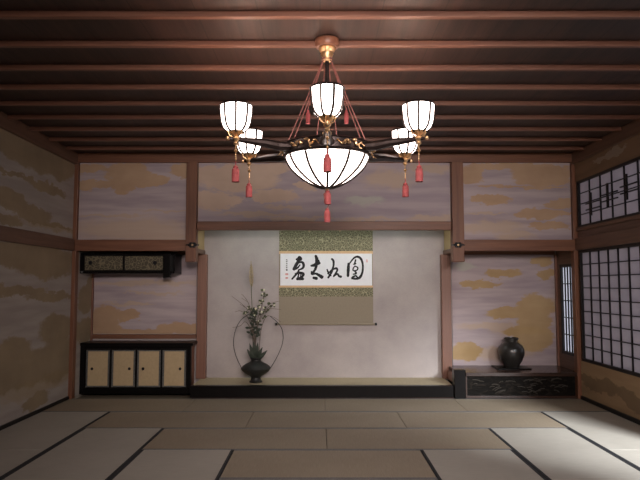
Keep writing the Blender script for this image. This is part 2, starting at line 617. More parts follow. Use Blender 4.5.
def grid_window(idx, y0, y1, z0, z1, fw, nx_step, nz, papermat, bar=0.009, extra=None, vbars=None, proud=0.012, papx=0.030):
    bm = BM()
    a, b = XR - proud, XR + .05
    box(bm, a, b, y0, y0 + fw, z0, z1, .002); box(bm, a, b, y1 - fw, y1, z0, z1, .002)
    box(bm, a, b, y0 + fw, y1 - fw, z0, z0 + fw, .002); box(bm, a, b, y0 + fw, y1 - fw, z1 - fw, z1, .002)
    w = struct('window_%d' % idx, bm, 'black_frame')
    bm = BM()
    yy0, yy1, zz0, zz1 = y0 + fw, y1 - fw, z0 + fw, z1 - fw
    n = vbars if vbars else int(round((yy1 - yy0) / nx_step))
    for i in range(1, n):
        y = yy0 + (yy1 - yy0) * i / n
        box(bm, XR + .004, XR + .024, y - bar, y + bar, zz0, zz1)
    for i in range(1, nz):
        z = zz0 + (zz1 - zz0) * i / nz
        box(bm, XR + .006, XR + .022, yy0, yy1, z - bar * .8, z + bar * .8)
    if extra:
        extra(bm, yy0, yy1, zz0, zz1)
    g = obj('lattice', bm, 'black_frame', w)
    bm = BM(); box(bm, XR + papx - .004, XR + papx, yy0, yy1, zz0, zz1)
    obj('paper', bm, papermat, w)
    return w


grid_window(1, 6.05, 9.22, SHO_Z0, SHO_Z1, 0.042, 0.27, 9, 'shoji_paper', 0.0085)


def extra_bars(bm, y0, y1, z0, z1):
    H = z1 - z0
    random.seed(5)
    y = y1 - 0.38
    k = 0
    while y > y0 + .1:
        c = (0.42, 0.50, 0.55)[k % 3]
        box(bm, XR + .0, XR + .02, y - .02, y + .02, z0 + H * (c - .25), z0 + H * (c + .27))
        for q, dz in enumerate((-.10, .04)):
            box(bm, XR + .0, XR + .02, y - .28, y + .16, z0 + H * (c + dz) - .008, z0 + H * (c + dz) + .008)
        y -= .52; k += 1


grid_window(2, 5.05, 9.22, TR_Z0, TR_Z1, 0.035, 0.33, 4, 'shoji_paper', 0.008, extra_bars)
grid_window(3, SLOT[0], SLOT[1], SLOT[2], SLOT[3], 0.045, 0.1, 5, 'slot_paper', 0.010, vbars=4)

# ---------------------------------------------------------------- murals


def pblob(conv, lst):
    """(cx, cy, rx, ry) measured in the photo -> extents on the panel's plane"""
    out = []
    for cx, cy, rx, ry in lst:
        p = conv(cx, cy); a = conv(cx - rx, cy); b = conv(cx + rx, cy); c = conv(cx, cy - ry); d = conv(cx, cy + ry)
        h = lambda v: v[0]
        out.append((p[0], p[1], abs(b[0] - a[0]) / 2, abs(c[1] - d[1]) / 2))
    return out


def mural_back(name, label, x0, x1, z0, z1, Y, gold, soft=(), seed=0, pale=(), crop=None, **kw):
    ox, oz = (x0 + x1) / 2, z0

    def conv(cx, cy):
        if crop:
            cx = crop[0] + cx / crop[2]; cy = crop[1] + cy / crop[2]
        v = at(cx, cy, Y)
        return (v.x - ox, v.z - oz)
    mat = cloud_paint('paint_' + str(seed), 'x', pblob(conv, gold), pblob(conv, soft), seed=seed, pale=pblob(conv, pale), **kw)
    bm = BM(); box(bm, x0, x1, Y, Y + .014, z0, z1, 0.0)
    o = obj(name, bm, mat, origin=(ox, Y, oz))
    return tag(o, label, 'painted panel', 'gold cloud wall paintings')


def mural_side(name, label, X, y0, y1, z0, z1, th, gold, soft=(), seed=0, pale=(), crop=None, **kw):
    oy, oz = (y0 + y1) / 2, z0

    def conv(cx, cy):
        if crop:
            cx = crop[0] + cx / crop[2]; cy = crop[1] + cy / crop[3 if len(crop) > 3 else 2]
        v = side(cx, cy, X)
        return (v.y - oy, v.z - oz)
    mat = cloud_paint('paint_' + str(seed), 'y', pblob(conv, gold), pblob(conv, soft), seed=seed, pale=pblob(conv, pale), **kw)
    X += .002 * (1 if th > 0 else -1)
    bm = BM(); box(bm, min(X, X + th), max(X, X + th), y0, y1, z0, z1)
    o = obj(name, bm, mat, origin=(X, oy, oz))
    return tag(o, label, 'painted panel', 'gold cloud wall paintings')


mural_back('mural_panel', 'painted panel with one large gold cloud along its top edge, above the hanging cupboard',
           XL + .075, PLX - .085, NG1, MT, YB + .004,
           [(280, 90, 120, 60), (270, 165, 55, 32), (390, 125, 100, 38), (90, 150, 90, 20), (80, 65, 110, 28), (180, 140, 60, 18), (560, 75, 60, 40)],
           [(300, 370, 320, 60), (200, 298, 200, 10), (470, 275, 130, 10), (470, 400, 150, 30)], seed=1, crop=(70, 155, 4.92))
mural_back('mural_panel', 'long painted panel over the middle alcove lintel with purple sky between tan clouds',
           PLX + .085, PRX - .095, LT1, MT, YB + .004,
           [(220, 110, 190, 65), (380, 190, 120, 34), (300, 60, 180, 28), (80, 80, 70, 40), (60, 190, 90, 30), (120, 210, 130, 40), (540, 140, 60, 22)],
           [(300, 270, 200, 12), (430, 240, 110, 8), (500, 290, 200, 10), (1040 - 130, 110, 130, 45), (1100, 60, 120, 25), (1110, 290, 140, 18), (820, 295, 160, 10)],
           seed=2, crop=(190, 155, 4.57), pale=[(800, 205, 105, 27)], goldc=((0.54, 0.39, 0.28), (0.64, 0.475, 0.35)), ground=((0.37, 0.305, 0.335), (0.46, 0.38, 0.395)))
mural_back('mural_panel', 'painted panel with layered ochre clouds, upper right beside the lattice transom',
           PRX + .095, XR - .07, NG1, MT, YB + .004,
           [(75, 100, 85, 50), (440, 100, 160, 60), (540, 300, 60, 14), (300, 60, 300, 22), (330, 162, 240, 7), (180, 228, 100, 28), (545, 250, 90, 30), (420, 298, 120, 26), (480, 355, 110, 24)],
           [(180, 365, 180, 36), (310, 408, 110, 24), (150, 297, 110, 8)], seed=3, crop=(455, 155, 5.06))
mural_back('mural_panel', 'painted panel behind the dark round jar, gold cloud reaching in from its right edge',
           PRX + .085, XR - .04, 0.38, 2.195, YA - .018,
           [(130, 132, 75, 15), (205, 92, 70, 17), (345, 50, 50, 15), (325, 215, 80, 48), (235, 238, 95, 22), (330, 265, 70, 30), (280, 300, 80, 16), (370, 95, 30, 17), (320, 320, 75, 60), (75, 375, 60, 38)],
           [(170, 285, 130, 14), (260, 300, 120, 16), (200, 385, 150, 25)], seed=4, crop=(445, 248, 3.637), pale=[(75, 68, 60, 15)],
           goldc=((0.42, 0.27, 0.10), (0.52, 0.35, 0.15)))
mural_back('mural_panel', 'painted panel above the low cupboard with gold cloud banks along its foot',
           XL + .04, PLX - .085, 0.90, 2.195, YA - .018,
           [(100, 280, 100, 65), (225, 268, 72, 28), (110, 350, 100, 60), (250, 365, 110, 30), (480, 335, 95, 38), (390, 362, 90, 24), (560, 345, 60, 25)],
           [(320, 98, 320, 16), (360, 150, 180, 8), (240, 205, 150, 10)], seed=5, crop=(85, 265, 5.333), goldc=((0.38, 0.235, 0.12), (0.48, 0.30, 0.15)))
KW = dict(goldc=((0.25, 0.18, 0.10), (0.33, 0.24, 0.135)), ground=((0.35, 0.30, 0.27), (0.42, 0.365, 0.33)), softc=(0.38, 0.29, 0.19))
mural_side('mural_panel', 'upper left side wall painting of olive gold clouds under the ceiling', XL, 4.6, YB - .05, NG1 + .01, 3.54, .012,
           [(20, 90, 120, 70), (110, 150, 130, 62), (200, 190, 60, 52), (60, 225, 70, 9), (160, 268, 70, 16), (30, 305, 70, 36), (110, 355, 70, 30), (20, 375, 60, 22), (190, 398, 60, 10)],
           [(200, 405, 120, 14)], seed=6, crop=(0, 110, 3.42), **KW)
mural_side('mural_panel', 'tall lower left side wall painting of drifting gold clouds reaching the floor', XL, 4.6, YB - .05, .045, NG0, .012,
           [(60, 60, 150, 34), (110, 85, 70, 34), (30, 145, 90, 14), (120, 160, 60, 12), (135, 238, 45, 38), (30, 300, 50, 45), (70, 330, 90, 45), (140, 310, 50, 55), (85, 410, 34, 18), (0, 350, 60, 50)],
           [(100, 370, 100, 22)], seed=7, crop=(0, 230, 2.4), **KW)
mural_side('mural_panel', 'narrow painted strip on the side wall left of the low cupboard', XL, YB + .07, YA - .05, 0.0, 2.2, .010,
           [(85, 300, 8, 14), (85, 330, 14, 12), (92, 285, 6, 10)], seed=8, **KW)
mural_side('mural_panel', 'low painted wainscot under the large paper screen with dark brown clouds', XR, 6.05, YB - .05, .055, SHO_Z0, -.012,
           [(90, 260, 40, 22), (210, 300, 60, 45), (300, 340, 60, 35), (130, 300, 60, 30), (360, 400, 60, 50)],
           seed=9, crop=(570, 330, 5.33), goldc=((0.17, 0.11, 0.065), (0.21, 0.14, 0.08)), ground=((0.31, 0.20, 0.115), (0.36, 0.235, 0.135)))
mural_side('mural_panel', 'thin frieze above the lattice transom with one pale cloud', XR, 5.05, YB - .05, TR_Z1, 3.54, -.010,
           [(148, 165, 36, 14), (110, 185, 40, 8)], seed=10, crop=(570, 100, 3.2), goldc=((0.33, 0.26, 0.20), (0.36, 0.28, 0.22)), ground=((0.20, 0.125, 0.075), (0.25, 0.155, 0.095)))
for i, (px, lab) in enumerate(((PLX, 'small gold painted panel between post and pillar at the left end of the lintel'), (PRX, 'small gold painted panel between post and pillar at the right end of the lintel'))):
    mat = cloud_paint('paint_%d' % (11 + i), 'y', [(0, .3, 2, 2)], seed=11 + i, goldc=((0.46, 0.33, 0.13), (0.52, 0.38, 0.17)))
    bm = BM(); box(bm, px - .03, px + .03, YB + .082, YA - .002, 2.27, ZC - .002)
    tag(obj('mural_panel', bm, mat, origin=(px, YB + .4, 2.27)), lab, 'painted panel', 'gold cloud wall paintings')

# ---------------------------------------------------------------- tatami
X0 = (XL + XR) / 2


def tatami(ax, ay, lx, ly, label):
    """ax, ay: lower corner; lx, ly: size"""
    g = .0025
    horiz = lx > ly * 1.2
    cx, cy = ax + lx / 2, ay + ly / 2
    t = thing('tatami_mat', label, 'tatami mat', (cx, cy, FT), 'tatami mats on the floor')
    O = (cx, cy, FT)
    bm = BM(); box(bm, ax + g, ax + lx - g, ay + g, ay + ly - g, FT, -.002, .004)
    obj('rush_cover', bm, 'tatami_cross' if horiz else 'tatami_along', t, origin=O)
    hw = .030
    for s in (0, 1):
        bm = BM()
        if horiz:
            y0 = ay + g if s == 0 else ay + ly - g - hw
            box(bm, ax + g, ax + lx - g, y0, y0 + hw, FT, 0, .001)
        else:
            x0 = ax + g if s == 0 else ax + lx - g - hw
            box(bm, x0, x0 + hw, ay + g, ay + ly - g, FT, 0, .001)
        obj('cloth_border', bm, 'heri_grey' if horiz else 'heri_dark', t, origin=O)
    return t


R = [YB - WY * k for k in range(7)]
w = W
for i, l in enumerate(('first tatami mat of the back row, in front of the low cupboard', 'back row tatami mat under the flower vase end of the alcove platform',
                       'back row tatami mat before the right half of the alcove platform', 'last tatami mat of the back row, in front of the low black shelf')):
    tatami(X0 - 4 * w + 2 * w * i, R[1], 2 * w, WY, l)
for i, l in enumerate(('left mat of the three brown mats in the second row', 'middle mat of the three brown mats in the second row', 'right mat of the three brown mats in the second row')):
    tatami(X0 - 3 * w + 2 * w * i, R[2], 2 * w, WY, l)
for i, l in enumerate(('left mat of the two brown mats in the third row', 'right mat of the two brown mats in the third row')):
    tatami(X0 - 2 * w + 2 * w * i, R[3], 2 * w, WY, l)
tatami(X0 - w, R[4], 2 * w, WY, 'single crosswise brown mat in the middle of the fourth row')
tatami(X0 - w, R[5], 2 * w, WY, 'crosswise mat at the very bottom middle, only its edge showing')
tatami(X0 - w, R[6], 2 * w, WY, 'crosswise mat nearest the viewer, below the frame')
for s, nm in ((-1, 'left'), (1, 'right')):
    def cx(k):
        return X0 + (-k * w if s < 0 else (k - 1) * w)
    tatami(cx(4), R[3], w, 2 * WY, 'far lengthwise mat along the %s wall' % nm)
    tatami(cx(4), R[5], w, 2 * WY, 'near lengthwise mat along the %s wall' % nm)
    tatami(cx(3), R[4], w, 2 * WY, 'lengthwise pale mat second from the %s wall' % nm)
    tatami(cx(3), R[6], w, 2 * WY, 'nearest lengthwise mat second from the %s wall' % nm)
    tatami(cx(2), R[5], w, 2 * WY, 'lengthwise pale mat just %s of the bottom middle mats' % nm)
    tatami(cx(2), R[6], w, WY, 'short mat filling the floor %s of the nearest middle mat' % nm)
    tatami(cx(4), R[6], w, WY, 'short mat filling the corner by the %s wall near the viewer' % nm)

# ---------------------------------------------------------------- tokonoma platform
tp = thing('alcove_platform', 'low alcove platform with black lacquer edge and a tan woven top, under scroll and vase', 'platform', (0.03, YB, 0))
O = (0.03, YB, 0)
PX0, PX1, PH = -1.955, 2.01, 0.185
bm = BM(); box(bm, PX0, PX1, YB, YB + .12, .012, PH, .008); obj('lacquer_edge', bm, 'lacquer', tp, origin=O)
bm = BM(); box(bm, PX0 + .02, PX1, YB + .12, YA - .001, .012, PH); obj('woven_top', bm, 'tatami_alcove', tp, origin=O)
bm = BM(); box(bm, PX0 + .03, PX1, YB - .0, YA - .001, 0.0, .012); obj('plinth', bm, 'dark_shelf_wood', tp, origin=O)
bm = BM(); box(bm, PX1 + .002, PX1 + .175, YB - .03, YB + .12, 0, .425, .01)
tag(obj('end_post', bm, 'lacquer', origin=(PX1 + .09, YB, 0)), 'short square black lacquer post between the alcove platform and the low shelf', 'post')

# ---------------------------------------------------------------- low cupboard (left)
CY0 = 9.69
CH = 0.792
x0, x1 = XL + .012, -2.01
O = (x0, CY0, 0)
cb = thing('low_cupboard', 'long low black cupboard with four beige sliding doors at the left back', 'cupboard', O)
xe = at(187.0, 370, CY0).x
bm = BM()
box(bm, x0, x1 + .02, CY0 - .02, YA - .04, CH - .045, CH, .004)
obj('top_board', bm, 'lacquer', cb, origin=O)
bm = BM()
box(bm, x0, xe, CY0 + .06, YA - .04, .0, CH - .046)
box(bm, x0, x0 + .07, CY0, CY0 + .06, .0, CH - .046, .003)
box(bm, xe, xe + .06, CY0 - .01, CY0 + .075, 0, CH - .046, .005)
box(bm, x0 + .07, xe, CY0, CY0 + .06, 0.0, .085, .003)
box(bm, x0 + .07, xe, CY0, CY0 + .06, CH - .095, CH - .046, .003)
obj('body', bm, 'lacquer', cb, origin=O)
bm = BM(); box(bm, xe + .02, xe + .05, CY0 + .075, YA - .15, 0, CH - .046); obj('end_panel', bm, 'pillar_wood', cb, origin=O)
dx0, dx1 = x0 + .075, xe - .005
dw = (dx1 - dx0) / 4
for i in range(4):
    a, b = dx0 + dw * i, dx0 + dw * (i + 1)
    yy = CY0 + (.012 if i in (0, 3) else .02)
    bm = BM(); box(bm, a + .008, b - .008, yy + .012, yy + .03, .09, CH - .10)
    d = obj('door', bm, 'edge_brocade', cb, origin=O)
    bm = BM(); box(bm, a + .045, b - .045, yy + .006, yy + .012, .125, CH - .135)
    obj('door_panel', bm, 'door_beige', d, origin=O)
    bm = BM()
    for u0, u1, v0, v1 in ((a, a + .014, .09, CH - .10), (b - .014, b, .09, CH - .10), (a + .014, b - .014, .086, .102), (a + .014, b - .014, CH - .112, CH - .097)):
        box(bm, u0, u1, yy, yy + .012, v0, v1)
    obj('door_frame', bm, 'lacquer', d, origin=O)
    hx = a + dw * (.27 if i in (0, 2) else .73)
    bm = BM(); lathe(bm, [(0, .004), (.016, .004), (.022, -.002), (.024, -.01)], (0, 0, 0), 16)
    bmesh.ops.rotate(bm, verts=bm.verts, cent=(0, 0, 0), matrix=Matrix.Rotation(PI / 2, 3, 'X'))
    bmesh.ops.translate(bm, verts=bm.verts, vec=(hx, yy + .002, (CH) / 2 - .01))
    obj('pull', bm, 'knob_black', d, origin=O, smooth=True)

# ---------------------------------------------------------------- hanging cupboard
HY = 9.58
z0, z1 = zat(273.5, HY), 2.195
x0, x1 = XL + .012, at(174.5, 262, HY).x
O = (x0, HY, z0)
hc = thing('hanging_cupboard', 'shallow black hanging cupboard with two brocade doors under the left rail', 'cupboard', O)
bm = BM()
box(bm, x0, x1, HY, YA - .075, z0, z0 + .04, .003); box(bm, x0, x1, HY, YA - .075, z1 - .03, z1, .003)
box(bm, x0, x0 + .05, HY, YA - .075, z0 + .04, z1 - .03); box(bm, x1 - .02, x1, HY + .03, YA - .075, z0 + .04, z1 - .03)
box(bm, x0 + .05, x1 - .02, HY + .07, HY + .08, z0 + .04, z1 - .03)
obj('body', bm, 'lacquer', hc, origin=O)
pa, pb = at(163.5, 262, HY).x, at(170.5, 262, HY).x
bm = BM(); box(bm, pa, pb, HY - .02, HY + .06, z0 - .065, z1, .004); obj('end_post', bm, 'lacquer', hc, origin=O)
dd0, dd1 = x0 + .055, pa - .004
for i in range(2):
    a = dd0 + (dd1 - dd0) * i / 2; b = dd0 + (dd1 - dd0) * (i + 1) / 2
    yy = HY + .012 + .016 * i
    bm = BM(); box(bm, a + .004, b - .004, yy + .006, yy + .02, z0 + .042, z1 - .032); d = obj('door', bm, 'door_brocade', hc, origin=O)
    bm = BM()
    za, zb = z0 + .042, z1 - .032
    for u0, u1, v0, v1 in ((a, a + .014, za, zb), (b - .014, b, za, zb), (a + .014, b - .014, za, za + .012), (a + .014, b - .014, zb - .012, zb)):
        box(bm, u0, u1, yy, yy + .0065, v0, v1)
    obj('door_frame', bm, 'lacquer', d, origin=O)
    bm = BM(); hx = (a + .10 if i == 0 else b - .14)
    lathe(bm, [(0, .004), (.026, .004), (.032, -.002), (.034, -.01)], (0, 0, 0), 16)
    bmesh.ops.rotate(bm, verts=bm.verts, cent=(0, 0, 0), matrix=Matrix.Rotation(PI / 2, 3, 'X'))
    bmesh.ops.translate(bm, verts=bm.verts, vec=(hx, yy + .002, (z0 + z1) / 2 + .01))
    obj('pull', bm, 'knob_black', d, origin=O, smooth=True)
bm = BM(); box(bm, x0 + .02, x0 + .055, HY - .012, HY, z0 + .01, z0 + .035, .003); obj('metal_fitting', bm, 'heri_grey', hc, origin=O)['label'] = 'small bright metal corner fitting'

# ---------------------------------------------------------------- low shelf (right)
SH = 0.385
x0, x1 = 2.19, XR - .005
O = (x0, YB, 0)
sh = thing('low_shelf', 'low dark polished shelf with carved front in the right alcove, under the round jar', 'shelf', O)
bm = BM(); box(bm, x0 + .0, x1 - .06, YB - .02, YB + .07, SH - .055, SH, .005); box(bm, x0 - .10, x1, YB + .155, YA - .02, SH - .055, SH, .005)
box(bm, x0 + .0, x1 - .06, YB + .07, YB + .155, SH - .055, SH); obj('top_board', bm, 'dark_shelf_wood', sh, origin=O)
bm = BM(); box(bm, x0 + .02, x1 - .07, YB + .03, YB + .06, .04, SH - .056); obj('carved_front', bm, 'carved_panel', sh, origin=O)
bm = BM(); box(bm, x0, x1 - .065, YB, YB + .06, 0, .04, .004); box(bm, x0, x0 + .02, YB, YB + .06, .04, SH - .056); box(bm, x0, x1 - .065, YB + .08, YA - .03, 0, SH - .056)
obj('body', bm, 'dark_shelf_wood', sh, origin=O)
bm = BM(); box(bm, x0 - .13, x0 - .09, YB + .16, YA - .145, 0.186, SH - .056, .004); obj('side_board', bm, 'pillar_wood', sh, origin=O)
# relief sprays on the carved front
random.seed(3)
bm = BM()
for k in range(34):
    u = x0 + .12 + (x1 - x0 - .30) * random.random(); v = .085 + random.random() * .20
    a = random.uniform(-.5, .5); ln = random.uniform(.03, .08)
    tube(bm, smoothpts([(u - ln, YB + .028, v - a * ln), (u, YB + .020, v + .012), (u + ln, YB + .028, v + a * ln)], 4), [.003] + [.007] * 7 + [.003], 6)
o = obj('relief_carving', bm, 'carving_tan', sh, origin=O, smooth=True); o['label'] = 'raised flowering spray carving'; o['kind'] = 'stuff'

# jar and its board
jp = at(511.8, 367.5, 9.82)
jx, jy = jp.x, 9.82
bm = BM(); box(bm, jx - .27, jx + .25, jy - .19, jy + .20, SH, SH + .016, .004)
tag(obj('display_board', bm, 'lacquer', origin=(jx, jy, SH)), 'thin black square board lying under the dark round jar', 'board')
s = 9.74 / F
J = [(0, 0), (7.4, 0), (7.8, .8), (8.8, 3), (11.2, 6.6), (13.4, 11), (14.1, 15), (13.5, 19), (11.2, 22.4), (8.0, 24.6), (6.9, 25.6), (7.0, 27.2), (7.9, 28.0), (8.0, 29.2), (7.4, 29.6), (6.4, 29.2), (6.0, 27.5), (6.0, 25), (5.8, 24.2), (0, 24.0)]
bm = BM(); lathe(bm, [(r * s * .90, z * s * .98) for r, z in J], (jx, jy, SH + .016), 40)
# low ridges round the shoulder
o = obj('round_jar', bm, 'jar_glaze', origin=(jx, jy, SH + .016), smooth=True)
tag(o, 'dark glazed round bellied jar with short flared neck on the right shelf', 'jar')

# ---------------------------------------------------------------- scroll
SY = YA - .012
O = (at(326, 280, SY).x, SY, zat(324, SY))
sc = thing('hanging_scroll', 'wide hanging scroll with four large black brushed characters in the middle alcove', 'scroll', O)
sxl, sxr = at(279, 280, SY).x, at(373, 280, SY).x
zz = lambda py: zat(py, SY)
bm = BM(); box(bm, sxl, sxr, SY - .002, SY + .002, zz(324), zz(222)); obj('silk_mount', bm, 'scroll_silk', sc, origin=O)
bm = BM(); box(bm, sxl, sxr, SY - .004, SY - .002, zz(251), zz(222)); obj('brocade_band', bm, 'scroll_brocade', sc, origin=O)
bm = BM(); box(bm, sxl, sxr, SY - .004, SY - .002, zz(296.5), zz(287.5)); obj('brocade_band', bm, 'scroll_brocade', sc, origin=O)
bm = BM(); box(bm, sxl, sxr, SY - .0045, SY - .002, zz(254), zz(251)); obj('gold_strip', bm, 'border_gold', sc, origin=O)
bm = BM(); box(bm, sxl, sxr, SY - .0045, SY - .002, zz(287.5), zz(285.5)); obj('gold_strip', bm, 'border_gold', sc, origin=O)
bm = BM(); box(bm, at(280.3, 270, SY).x, at(372, 270, SY).x, SY - .005, SY - .002, zz(285.5), zz(253.6)); pp = obj('paper_sheet', bm, 'scroll_paper', sc, origin=O)
bm = BM(); tube(bm, [(sxl - .03, SY - .018, zz(324)), (sxr + .03, SY - .018, zz(324))], .018, 12); rl = obj('roller', bm, 'scroll_silk', sc, origin=O, smooth=True)
for xa, xb in ((sxl - .06, sxl - .02), (sxr + .02, sxr + .06)):
    bm = BM(); tube(bm, [(xa, SY - .018, zz(324)), (xa + .004, SY - .018, zz(324)), (xb - .004, SY - .018, zz(324)), (xb, SY - .018, zz(324))], [.016, .023, .023, .016], 12)
    obj('roller_knob', bm, 'knob_black', rl, origin=O, smooth=True)
for px in (309, 340):
    c = at(px, 231, SY - .01)
    bm = BM(); box(bm, c.x - .012, c.x + .012, SY - .012, SY - .0045, zz(231.5), zz(222), .002); obj('wind_strip', bm, 'border_gold', sc, origin=O)
bm = BM(); tube(bm, [(sxl, SY - .01, zz(222)), (sxr, SY - .01, zz(222))], .009, 8); obj('top_rod', bm, 'scroll_silk', sc, origin=O)
bm = BM(); tube(bm, [(O[0] - .25, SY - .01, zz(222)), (O[0], SY - .006, zz(222) + .22), (O[0] + .25, SY - .01, zz(222))], .003, 6); obj('hanging_cord', bm, 'rope', sc, origin=O)


def brush(bm, pts, wd, crop):
    """one brush stroke: a ribbon of varying width with rounded ends, a hair thick"""
    P = [Vector((crop[0] + x / crop[2], crop[1] + y / crop[2], 0)) for x, y in pts]
    P = smoothpts(P, 5)
    n = len(P)
    ws = wd if isinstance(wd, (list, tuple)) else [wd * .75, wd, wd * .9, wd * .55]
    def wat(t):
        u = t * (len(ws) - 1); i = min(int(u), len(ws) - 2); return ws[i] + (ws[i + 1] - ws[i]) * (u - i)
    left, right = [], []
    yy = SY - .0062 - brush.k * .00004
    brush.k += 1
    for i, p in enumerate(P):
        t = (P[min(i + 1, n - 1)] - P[max(i - 1, 0)])
        t.normalize()
        nrm = Vector((-t.y, t.x, 0)); h = 1.2 * wat(i / (n - 1)) / crop[2] / 2 * (1 + .06 * math.sin(i * 2.3))
        left.append(p + nrm * h); right.append(p - nrm * h)
    def mk(v):
        q = at(v.x, v.y, SY); return bm.verts.new((q.x, yy, q.z))
    t0 = (P[0] - P[1]).normalized() * ws[0] / crop[2] / 2; t1 = (P[-1] - P[-2]).normalized() * ws[-1] / crop[2] / 2
    LV = [mk(v) for v in left]; RV = [mk(v) for v in right]
    a0 = [mk(P[0] + t0 * .8 + (left[0] - P[0]) * .6), mk(P[0] + t0 * .8 + (right[0] - P[0]) * .6)]
    a1 = [mk(P[-1] + t1 * .8 + (left[-1] - P[-1]) * .6), mk(P[-1] + t1 * .8 + (right[-1] - P[-1]) * .6)]
    bm.faces.new([a0[0], a0[1], RV[0], LV[0]])
    for i in range(n - 1):
        bm.faces.new([LV[i], RV[i], RV[i + 1], LV[i + 1]])
    bm.faces.new([LV[-1], RV[-1], a1[1], a1[0]])


brush.k = 0
C2 = (278, 248, 11.43); C3 = (325, 248, 11.43)
chars = [
    (C2, [([(212, 132), (228, 122), (245, 103), (262, 120), (258, 134)], [22, 20, 24, 26]), ([(248, 132), (215, 180), (180, 245)], [24, 32, 28]),
          ([(210, 188), (245, 165), (280, 165), (294, 200), (280, 232), (248, 246)], [16, 18, 26, 22, 14]), ([(182, 244), (222, 228), (252, 192)], [24, 18, 12]),
          ([(238, 246), (232, 272), (200, 310), (160, 356)], [14, 20, 20, 16]), ([(196, 296), (240, 284), (290, 296), (272, 336)], [14, 24, 28, 20]),
          ([(236, 300), (228, 344)], [14, 18]), ([(218, 354), (250, 350), (288, 354)], [26, 32, 24]), ([(262, 300), (256, 345)], [12, 16])]),
    (C2, [([(430, 88), (444, 130), (438, 190), (425, 245), (385, 300)], [22, 34, 30, 24, 18]), ([(378, 203), (415, 196), (450, 178), (476, 172)], [18, 30, 34, 24]),
          ([(462, 140), (474, 176)], [16, 18]), ([(384, 268), (388, 298), (430, 292), (470, 312), (504, 334)], [14, 20, 20, 28, 36]), ([(404, 340), (442, 348)], [24, 32])]),
    (C3, [([(76, 124), (96, 148), (96, 205), (72, 280), (36, 340)], [18, 22, 18, 22, 18]), ([(24, 245), (40, 278), (78, 262)], [14, 18, 12]),
          ([(32, 288), (70, 318)], [16, 12]), ([(60, 262), (84, 240)], [10, 10]), ([(92, 244), (130, 232), (138, 262), (98, 322)], [16, 22, 18, 14]),
          ([(96, 326), (140, 296), (160, 322), (184, 328)], [14, 18, 20, 24])]),
    (C3, [([(270, 176), (266, 240), (262, 322)], [22, 30, 24]), ([(272, 190), (300, 150), (335, 112), (375, 100), (414, 130), (432, 200), (426, 280), (400, 334), (360, 352), (308, 344)], [12, 14, 18, 22, 22, 18, 20, 26, 20, 24]),
          ([(350, 134), (338, 186)], [14, 18]), ([(324, 186), (354, 178)], [10, 12]), ([(340, 205), (374, 225), (364, 254), (324, 258), (322, 234), (342, 206)], [10, 14, 12, 14, 10]),
          ([(338, 262), (356, 290), (322, 300)], [16, 18, 12]), ([(318, 330), (352, 318), (372, 340)], [18, 16, 16])]),
]
for crop, strokes in chars:
    bm = BM()
    for pts, wd in strokes:
        brush(bm, pts, wd, crop)
    obj('brushed_character', bm, 'ink', pp, origin=O)
bm = BM()
for y in (138, 158, 182, 206, 226, 246, 258):
    brush(bm, [(93, y), (100, y - 4), (108, y + 2)], [6, 8, 5], C2)
obj('signature', bm, 'ink', pp, origin=O)
for (xa, ya, sz) in ((100, 300, 20), (100, 342, 18)):
    bm = BM()
    brush(bm, [(xa - sz / 2, ya), (xa + sz / 2, ya)], [sz, sz], C2)
    obj('red_seal', bm, 'seal_red', pp, origin=O)
bm = BM(); brush(bm, [(478, 136), (480, 160)], [12, 12], C3); obj('red_seal', bm, 'seal_red', pp, origin=O)

# ---------------------------------------------------------------- metal nail covers on the rails
for px, lab in ((192.5, 'small gold and black metal nail cover on the post above the low cupboard'), (458, 'small gold and black metal nail cover on the post left of the jar alcove')):
    c = at(px, 245, YB - .10)
    O = (c.x, YB - .10, c.z)
    t = thing('nail_cover', lab, 'metal ornament', O, 'nail covers')
    bm = BM()
    for k in range(6):
        a = PI / 3 * k
        sphere(bm, (c.x + .046 * math.cos(a), YB - .108, c.z + .026 * math.sin(a)), .026, 2, (1.1, .5, .8))
    box(bm, c.x - .10, c.x + .10, YB - .106, YB - .10, c.z - .010, c.z + .010, .002)
    obj('backplate', bm, 'knob_black', t, origin=O, smooth=True)
    bm = BM(); sphere(bm, (c.x, YB - .115, c.z), .017, 2, (1, .6, 1)); obj('boss', bm, 'gold', t, origin=O, smooth=True)

# ---------------------------------------------------------------- flower vase and its stems
VY = 9.68
VZ = PH
vp = at(255.8, 383, VY)
vx = vp.x
s = (VY * .985) / F
O = (vx, VY, VZ)
V = [(0, 0), (6.2, 0), (6.6, .8), (5.2, 2.0), (4.6, 4.5), (5.4, 6.0), (9.5, 8.2), (13.6, 11.4), (14.8, 13.8), (13.6, 16.0), (9.6, 18.6), (6.4, 20.0), (4.9, 21.2), (4.9, 22.6), (6.3, 23.8), (6.4, 24.6), (5.2, 24.6), (4.2, 22.5), (0, 22.0)]
va = thing('flower_vase', 'black squat bronze vase with tall thin hoop, standing on the alcove platform', 'vase', O)
bm = BM(); lathe(bm, [(r * s, z * s) for r, z in V], O, 40); obj('body', bm, 'vase_bronze', va, origin=O, smooth=True)
hoopL = [(243, 371), (236, 356), (233.5, 343), (235.5, 330), (241, 320), (249, 314)]
hoopR = [(268.5, 371), (277, 357), (282.5, 343), (282.5, 331), (278, 323), (270, 316)]
for hp, dy in ((hoopL, .02), (hoopR, -.02)):
    pts = [tuple(at(x, y, VY + dy * k / 2)) for k, (x, y) in enumerate(hp)]
    bm = BM(); tube(bm, smoothpts(pts, 5), .0055, 8); obj('hoop', bm, 'vase_bronze', va, origin=O, smooth=True)

mouth = Vector((vx, VY, VZ + 22.2 * s))


def stem_thing(name, label, cat):
    return thing(name, label, cat, tuple(mouth))


stem_n = [0]


